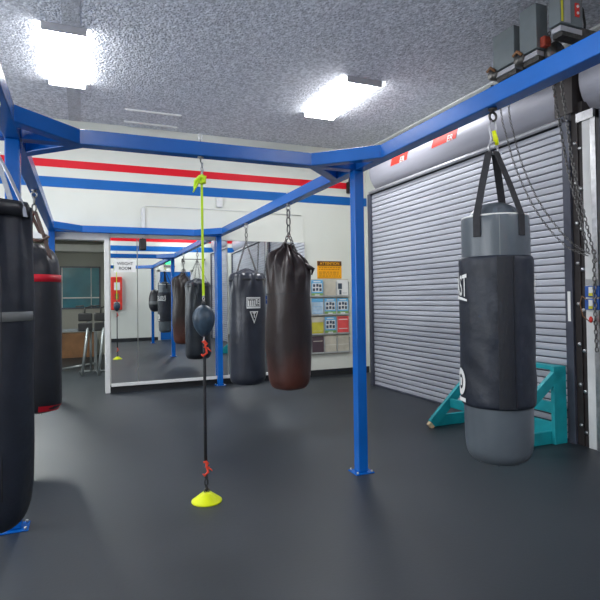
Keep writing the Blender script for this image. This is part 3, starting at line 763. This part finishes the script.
pf = [(.149, .700), (.157, .698), (.162, .706)] + [(.1645, .714+.0182*i) for i in range(36)] + [(.162, 1.366), (.157, 1.374), (.149, 1.372)]
wr_ = MB().lathe(pf, 96, (*c, 0), fn=wrapfn).build('padded_wrap', M['nylon'], t)
mb = MB(); 
for du, wd in ((.010, .008), (.080, .008)):
    mb.beam((c[0]+.1665*math.cos(tc_+du/.17), c[1]+.1665*math.sin(tc_+du/.17), .705), (c[0]+.1665*math.cos(tc_+du/.17), c[1]+.1665*math.sin(tc_+du/.17), 1.37), wd, .006, up=(math.cos(tc_+du/.17), math.sin(tc_+du/.17), 0))
uv, fs = rect_uv(.014, .706, .074, 1.368, 6, 20); put(mb, uv, fs, wrap(c, .1690, tc_))
mb.build('closure_flap', M['flap'], wr_)
mb = MB(); mb.beam((c[0]+.153*math.cos(tc_+.13), c[1]+.153*math.sin(tc_+.13), 1.375), (c[0]+.153*math.cos(tc_+.13), c[1]+.153*math.sin(tc_+.13), 1.55), .004, .004, up=(math.cos(tc_), math.sin(tc_), 0))
mb.build('seam', M['box_grey'], t)
# logo: EVERLAST in condensed letters wrapped round, arc below, emblem
lg = MB(); Rl = .1700; thl = tc_ - .82 - .13/Rl
uv, fs = text_mesh('EVERLAST', .085, .26, bold=.012)
uv = [(u, v*(1 + .28*(u/.13)**2)) for u, v in uv]
put(lg, [(u, v+1.245) for u, v in uv], fs, wrap(c, Rl, thl), 0)
arc = []; n = 24
for i in range(n+1):
    u = -.13 + .26*i/n; b0 = 1.178 + .018*(1-(u/.13)**2)*1.0; hth = .012
    arc += [(u, b0-hth*.5*(1.2-(u/.13)**2)-.004), (u, b0+.004)]
put(lg, arc, [(2*i, 2*i+2, 2*i+3, 2*i+1) for i in range(n)], wrap(c, Rl, thl), 0)
lg.build('printed_logo', M['paper'], wr_)['label'] = 'white EVERLAST lettering'
lg = MB(); the = tc_ - 1.22; n = 28
ring = []
for i in range(n):
    a = 2*PI*i/n; ring += [(.045*math.cos(a), .805+.062*math.sin(a)), (.024*math.cos(a), .805+.034*math.sin(a))]
put(lg, ring, [(2*i, (2*i+2) % (2*n), (2*i+3) % (2*n), 2*i+1) for i in range(n)], wrap(c, Rl, the), 0)
uv, fs = rect_uv(-.04, .715, .045, .733, 4, 1); put(lg, uv, fs, wrap(c, Rl, the), 0)
uv, fs = rect_uv(-.012, .787, .012, .822, 2, 1); put(lg, uv, fs, wrap(c, Rl, the), 0)
lg.build('printed_emblem', M['paper'], wr_)
# second print at the far right edge
lg = MB(); uv, fs = text_mesh('EVERLAST', .085, .26, bold=.012); put(lg, [(u, v+1.245) for u, v in uv], fs, wrap(c, Rl, tc_ + 1.25 + .13/Rl), 0)
lg.build('printed_logo', M['paper'], wr_)
ap = Vector((c[0]-.006, c[1], 1.865))
for k, th in enumerate((tc_-.50, tc_+.80, tc_+PI-.30, tc_+PI+.62)):
    o_ = Vector((math.cos(th), math.sin(th), 0)); side = Vector((-math.sin(th), math.cos(th), 0))
    e = Vector((c[0], c[1], 0)) + o_*.156; top = ap + o_*.016 + side*(.008 if k % 2 else -.008)
    strap_mb([top, e.lerp(top, .5) + Vector((0, 0, .80)) - Vector((0, 0, e.lerp(top, .5).z)) + Vector((0, 0, .915)), Vector((e.x, e.y, 1.552)), Vector((e.x, e.y, 1.46))], .034, .005, side).build('hanging_strap', M['strap'], t)
ring_mb((c[0], c[1], 1.885), .028, .005, 'y', mb=None).build('ring', M['steel'], t)
cb = MB()
cb.tube([(c[0]-.026, c[1], 1.87), (c[0]-.010, c[1], 1.93), (c[0]-.022, c[1], 1.985), (c[0]-.006, c[1], 2.015), (c[0]+.012, c[1], 2.012), (c[0]+.022, c[1], 1.985), (c[0]+.012, c[1], 1.93), (c[0]+.03, c[1], 1.87)], .0048, 7)
cb.build('carabiner', M['bar'], t)
MB().tube([(c[0]+.002, c[1]-.004, 1.965), (c[0]+.014, c[1]-.004, 1.925), (c[0]+.022, c[1]-.004, 1.900)], [.009, .012, .008], 10).build('yellow_clip', M['cone'], t)
hook_mb(c[0]+.003, c[1], ZT).build('eye_bolt', M['dark_steel'], t)
MB().tube([(c[0]-.01, c[1], .455), (c[0]-.025, c[1]-.02, .435), (c[0]-.03, c[1]-.03, .425)], .006, 6).build('bottom_loop', M['strap'], t)

# --- left bag with red band
c = (-.331, 4.576); t = thing('punching_bag', (*c, .34), 'black punching bag with a red tape band and brown straps, behind the front left bag', 'punching bag', 'hanging punching bags')
pf = smooth_prof([(.001, .345), (.10, .35), (.16, .372), (.184, .42), (.190, .52), (.192, .9), (.188, 1.15), (.180, 1.36), (.172, 1.47), (.155, 1.545), (.115, 1.60), (.06, 1.635), (.02, 1.65)])
MB().lathe(pf, 60, (*c, 0), fn=fold_fn(8.3, 1.35, 1.62, .016, 7, .004)).build('bag_body', M['vinyl_black'], t)
MB().lathe([(.178, 1.350), (.189, 1.351), (.188, 1.405), (.176, 1.406)], 60, (*c, 0)).build('tape_band', M['red_band'], t)
aa = toward_cam(c) - .62
MB().tube([(c[0]+r_z*math.cos(aa), c[1]+r_z*math.sin(aa), z) for r_z, z in ((.192, 1.34), (.186, 1.42), (.172, 1.50), (.150, 1.57), (.11, 1.62), (.05, 1.72), (.01, 1.88))], .009, 8).build('red_strap', M['red_band'], t)
mb = MB(); uv, fs = rect_uv(.02, 0, .30, 1, 8, 3)
th0 = toward_cam(c)
mb.add([(c[0]+(.186-.025*v)*math.cos(th0+u/.18), c[1]+(.186-.025*v)*math.sin(th0+u/.18), .42-.045*v-.02*u/.3) for u, v in uv], fs); mb.build('tape_patch', M['red_band'], t)
ap = Vector((c[0], c[1], 1.90))
for k in range(4):
    th = toward_cam(c) + .75 + k*PI/2; o_ = Vector((math.cos(th), math.sin(th), 0)); sd = Vector((-math.sin(th), math.cos(th), 0))
    e = Vector((c[0], c[1], 1.56)) + o_*.15
    strap_mb([ap + o_*.012, ap.lerp(e, .5) + o_*.012, e, e + o_*.022 - Vector((0, 0, .14))], .032, .006, sd).build('hanging_strap', M['brown_strap'], t)
MB().tube([ap + Vector((-.02, -.02, -.02)), ap + Vector((.04, -.03, -.16)), (c[0]+.10, c[1]-.06, 1.70), (c[0]+.05, c[1]-.10, 1.66), (c[0]-.03, c[1]-.09, 1.68)], .012, 8).build('rope_tie', M['brown_strap'], t)
hardware_chain(c, 1.90, ZB-.055, t, .03, .06, .006)
hook_mb(c[0], c[1], ZT).build('eye_bolt', M['steel'], t)
MB().tube([(c[0]+.02, c[1]-.03, .36), (c[0]+.02, c[1]-.03, .335), (c[0]+.035, c[1]-.03, .328), (c[0]+.035, c[1]-.03, .352)], .003, 6).build('bottom_ring', M['steel'], t)

# --- front left bag
c = (-.345, 2.52); t = thing('punching_bag', (*c, .25), 'tall black punching bag with a grey band, cut by the left edge', 'punching bag', 'hanging punching bags')
RB = .160
pf = smooth_prof([(.001, .262), (.06, .265), (.11, .285), (.139, .34), (.153, .42), (RB-.002, .55), (RB, .8), (RB, 1.1), (RB-.005, 1.30), (.138, 1.48), (.133, 1.575), (.130, 1.60), (.09, 1.605), (.02, 1.61)])
MB().lathe(pf, 60, (*c, 0), fn=fold_fn(1.3, 1.05, 1.6, .020, 8, .005)).build('bag_body', M['nylon'], t)
MB().lathe([(RB-.002, 1.122), (RB+.003, 1.123), (RB+.003, 1.160), (RB-.002, 1.161)], 60, (*c, 0)).build('reflective_band', M['grey_band'], t)
MB().lathe([(.140, 1.555), (.150, 1.55), (.146, 1.60), (.138, 1.615), (.138, 1.61)], 60, (*c, 0), fn=fold_fn(4.4, 1.4, 1.6, .012, 6, .004)).build('collar_flap', M['vinyl_black'], t)
th0 = toward_cam(c)
mb = MB()
for du in (.035,):
    a = th0 + du/RB; mb.tube([(c[0]+(RB+.001)*math.cos(a), c[1]+(RB+.001)*math.sin(a), z) for z in (.42, .8, 1.1, 1.34)], .003, 6)
mb.build('seam', M['strap'], t)
ap = Vector((c[0], c[1], 1.86))
for k in range(4):
    th = th0 + .9 + k*PI/2; o_ = Vector((math.cos(th), math.sin(th), 0)); sd = Vector((-math.sin(th), math.cos(th), 0))
    e = Vector((c[0], c[1], 1.60)) + o_*.147
    strap_mb([ap + o_*.01, ap.lerp(e, .5) + o_*.01, e, e - Vector((0, 0, .05)) + o_*.012], .022, .004, sd).build('hanging_strap', M['silver_web'], t)
hardware_chain(c, 1.86, ZB-.055, t, .03, .06, .006)
hook_mb(c[0]+.014, c[1], ZT).build('eye_bolt', M['steel'], t)

# --- bags beyond the near beam, seen only in the mirror
c = (1.80, -.30); t = thing('uppercut_bag', (*c, .85), 'round black bag hanging from the beam end, seen only in the mirror', 'punching bag', 'hanging punching bags')
MB().lathe(smooth_prof([(.001, .88), (.07, .885), (.13, .94), (.165, 1.05), (.165, 1.2), (.14, 1.36), (.09, 1.46), (.02, 1.49)]), 40, (*c, 0)).build('bag_body', M['vinyl_black'], t)
MB().lathe([(.167, 1.08), (.170, 1.085), (.170, 1.16), (.167, 1.165)], 40, (*c, 0)).build('reflective_band', M['grey_band'], t)
chain_mb([(c[0], c[1], ZB), (c[0], c[1], 1.48)], .05, .005, .022).build('chain', M['chain'], t)

# ------------------------------------------------------------------ double end bag
c = (.672, 3.13); t = thing('double_end_bag', (*c, 0), 'small blue leather double-end ball strung between a yellow cord and a black bungee', 'double-end bag')
prof = smooth_prof([(.001, .975), (.018, .982), (.040, 1.005), (.060, 1.040), (.068, 1.078), (.066, 1.108), (.052, 1.138), (.030, 1.158), (.010, 1.168)], 4)
def seams(tt, z, r): return r*(1 - .045*max(0, 1-abs(((tt*8/(2*PI)) % 1)-.5)*-1 - .5) ) - .0022*math.exp(-(((tt*8/(2*PI)+.5) % 1)-.5)**2/.004)*min(1, r/.03), z
MB().lathe(prof, 64, (*c, 0), fn=seams).build('ball', M['ball'], t)
MB().lathe([(.004, 1.160), (.012, 1.167), (.011, 1.185), (.004, 1.19)], 14, (*c, 0)).build('collar', M['vinyl_black'], t)
lk = chain_mb([(c[0], c[1], 1.182), (c[0], c[1], 1.225)], .022, .0025, .014); lk.build('top_link', M['steel'], t)
strap_mb([(c[0], c[1], 1.22), (c[0]-.002, c[1], 1.55), (c[0]-.003, c[1], 1.90)], .014, .006, (1, 0, 0)).build('yellow_cord', M['yellow'], t)
kb = MB()
kb.tube([(c[0]-.05, c[1]-.005, 1.86), (c[0]-.042, c[1]-.01, 1.905), (c[0]-.015, c[1]-.012, 1.93), (c[0]+.015, c[1]-.012, 1.93), (c[0]+.012, c[1]-.012, 1.90), (c[0]-.02, c[1]-.014, 1.895)], [.006, .010, .013, .013, .012, .008], 8)
kb.tube([(c[0]-.02, c[1]-.015, 1.915), (c[0]-.035, c[1]-.018, 1.88), (c[0]-.058, c[1]-.015, 1.835)], [.008, .007, .004], 8)
kb.tube([(c[0]-.003, c[1], 1.89), (c[0]+.004, c[1]-.005, 1.935), (c[0]-.002, c[1], 1.95)], [.010, .014, .006], 8)
kb.build('yellow_knot', M['yellow'], t)
chain_mb([(c[0]-.001, c[1], 1.945), (c[0]+.004, c[1]+.015, 2.02)], .034, .0035, .018).build('chain', M['steel'], t)
ey = MB(); ey.cyl((c[0]+.005, YF-.0, ZB-.03), (c[0]+.005, YF, ZT+.02), .005, 8); ey.cyl((c[0]+.005, YF, ZB-.006), (c[0]+.005, YF, ZB), .018, 12)
ey.tube([(c[0]+.005, YF, ZB-.03), (c[0]+.005, YF-.012, ZB-.045), (c[0]+.004, YF-.024, ZB-.05), (c[0]+.004, YF-.020, ZB-.036)], .004, 6)
ring_mb((c[0]+.005, YF, ZT+.04), .016, .004, 'y', .6, 1.3, ey); ey.build('eye_bolt', M['steel'], t)
chain_mb([(c[0], c[1], .980), (c[0]+.001, c[1], .935)], .024, .0026, .014).build('bottom_link', M['steel'], t)
def knot(zc_, s, name):
    k = MB(); x, y = c[0]+.004, c[1]
    k.tube([(x-.018*s, y-.004, zc_+.03*s), (x, y-.008, zc_+.035*s), (x+.014*s, y-.004, zc_+.02*s), (x-.004*s, y-.006, zc_), (x+.02*s, y-.004, zc_-.006*s)], .0055*s, 7)
    k.tube([(x-.004, y-.004, zc_+.04*s), (x+.004, y, zc_), (x+.012*s, y-.004, zc_-.035*s), (x-.014*s, y-.006, zc_-.052*s), (x-.022*s, y-.006, zc_-.04*s)], [.006*s, .007*s, .008*s, .008*s, .004*s], 7)
    k.tube([(x+.004, y, zc_), (x+.03*s, y-.006, zc_-.02*s), (x+.038*s, y-.006, zc_-.03*s)], [.005*s, .0045*s, .003*s], 7)
    k.build(name, M['orange'], t)
knot(.915, 1.0, 'orange_tie')
MB().tube([(c[0]-.002, c[1], .935), (c[0]+.002, c[1], .86), (c[0]+.001, c[1], .55), (c[0]+.002, c[1], .235)], [.006, .0095, .0095, .0095], 10).build('bungee_cord', M['strap'], t)
knot(.205, .95, 'orange_tie')
chain_mb([(c[0]+.004, c[1], .165), (c[0]+.005, c[1], .060)], .05, .0045, .02).build('base_hook', M['strap'], t)
t = thing('floor_anchor_cone', (c[0]+.006, c[1], 0), 'fluorescent yellow cone weight on the floor holding the black bungee cord', 'floor anchor')
MB().lathe([(.088, 0), (.090, .003), (.089, .008), (.030, .052), (.022, .055), (.001, .055)], 40, (c[0]+.006, c[1], 0), smooth=False).build('cone', M['cone'], t)
ring_mb((c[0]+.006, c[1], .064), .014, .004, 'y').build('top_ring', M['chain'], t)

# ------------------------------------------------------------------ rear wall, seen in the mirrors
t = thing('blue_door', (2.55, YR, 0), 'plain blue door in the wall behind the viewpoint, seen in the mirror', 'door')
t.name = 'door_1'; t['kind'] = 'structure'
for k in ('label', 'category'): del t[k]
MB().box((2.10, YR, 0.01), (3.0, YR+.03, 2.04)).build('door_leaf', M['blue_paint'], t)
MB().box((2.03, YR, 0), (2.10, YR+.04, 2.10)).box((3.0, YR, 0), (3.07, YR+.04, 2.10)).box((2.03, YR, 2.04), (3.07, YR+.04, 2.10)).build('door_frame', M['white'], t)
MB().lathe([(.001, 0), (.03, .002), (.03, .03), (.001, .035)], 16, (2.17, YR+.03, 1.0)).build('door_handle', M['steel'], t)
t = thing('exit_sign', (2.3, YR, 2.3), 'small green lit sign above the blue door, seen in the mirror', 'sign')
MB().box((2.22, YR, 2.25), (2.50, YR+.03, 2.44)).build('housing', M['white'], t)
MB().box((2.235, YR+.0301, 2.265), (2.485, YR+.034, 2.425)).build('lit_face', M['sign_green'], t)
MB().box((2.22, YR, 2.19), (2.55, YR+.02, 2.205)).build('lower_bar', M['jamb'], t)
t = thing('red_wall_cabinet', (.94, YR, .9), 'tall red case with a white label on the rear wall, seen in the narrow mirror', 'cabinet')
MB().box((.785, YR, .93), (1.09, YR+.14, 1.88)).build('case', M['red_lab'], t, bevel=.02)
MB().box((.87, YR+.1401, 1.50), (1.03, YR+.144, 1.72)).build('label_panel', M['paper'], t)
MB().box((.86, YR+.1401, 1.02), (1.02, YR+.144, 1.16)).build('lower_panel', M['cream'], t)
MB().box((.89, YR+.1401, 1.24), (1.0, YR+.144, 1.40)).build('dark_panel', M['cardboard'], t)
t = thing('wall_rail', (3.0, YR, 2.36), 'thin dark rail on brackets high on the rear wall, seen in the mirror', 'rail')
MB().tube([(2.75, YR+.12, 2.42), (3.45, YR+.12, 2.42)], .012, 8).build('bar', M['jamb'], t)
MB().box((2.74, YR, 2.33), (2.80, YR+.12, 2.44)).build('bracket', M['jamb'], t)
MB().box((3.40, YR, 2.38), (3.43, YR+.12, 2.44)).build('bracket', M['jamb'], t)

# ------------------------------------------------------------------ weight room contents
t = tag(MB().box((-.50, 12.2, 0), (.26, 12.5, .52)).build('storage_panel', M['cardboard'], bevel=.01), 'low tan wooden box on the weight room floor below the window', 'box')
def bench(x, y, label):
    t = thing('weight_bench', (x, y, 0), label, 'weight bench', 'benches in the weight room')
    MB().box((x-.105, y-.05, .70), (x+.115, y+.04, .84)).build('lower_pad', M['black_pad'], t, bevel=.02)
    MB().box((x-.105, y-.02, .865), (x+.115, y+.06, 1.0)).build('upper_pad', M['black_pad'], t, bevel=.02)
    f = MB(); f.cyl((x+.07, y+.06, .95), (x-.05, y-.35, .0), .025, 12); f.cyl((x+.09, y+.08, 0), (x+.09, y+.08, .8), .02, 12)
    f.cyl((x-.10, y+.08, .02), (x+.14, y+.08, .02), .02, 10); f.cyl((x-.05, y-.35, .02), (x-.05, y+.08, .02), .02, 10)
    f.build('frame', M['bench_metal'], t)
    f = MB(); f.tube([(x-.14, y, 1.11), (x-.02, y, 1.12), (x+.0, y, 1.08), (x+.12, y, 1.12), (x+.18, y, 1.10)], .012, 8); f.cyl((x, y, .99), (x, y, 1.10), .012, 8)
    f.build('handlebar', M['black_pad'], t)
bench(.055, 9.5, 'padded weight bench with curved handles in the doorway, left of the pair')
bench(.30, 9.45, 'padded weight bench beside the white door frame, right of the pair')
t = thing('barbell_rack', (-.1, 9.9, 0), 'low grey horizontal bar rack in front of the tan box in the weight room', 'rack')
MB().beam((-.65, 9.9, .70), (.26, 9.9, .70), .05, .05).build('rail', M['bench_metal'], t)
MB().box((-.62, 9.87, 0), (-.57, 9.93, .68)).build('leg', M['bench_metal'], t)
MB().box((.20, 9.87, 0), (.25, 9.93, .68)).build('leg', M['bench_metal'], t)
MB().cyl((-.3, 9.86, .05), (.22, 9.86, .12), .02, 10).build('lower_bar', M['bench_metal'], t)

# ------------------------------------------------------------------ world and view
w = bpy.data.worlds.new('world'); S.world = w; w.use_nodes = True
w.node_tree.nodes['Background'].inputs[0].default_value = (.6, .65, .7, 1); w.node_tree.nodes['Background'].inputs[1].default_value = .2
S.view_settings.view_transform = 'Standard'; S.view_settings.look = 'None'; S.view_settings.gamma = 1
S.view_settings.use_curve_mapping = False
S.view_settings.exposure = 0.78
S.cycles.use_denoising = True
S.cycles.max_bounces = 10; S.cycles.diffuse_bounces = 6; S.cycles.glossy_bounces = 6
S.cycles.sample_clamp_indirect = 8
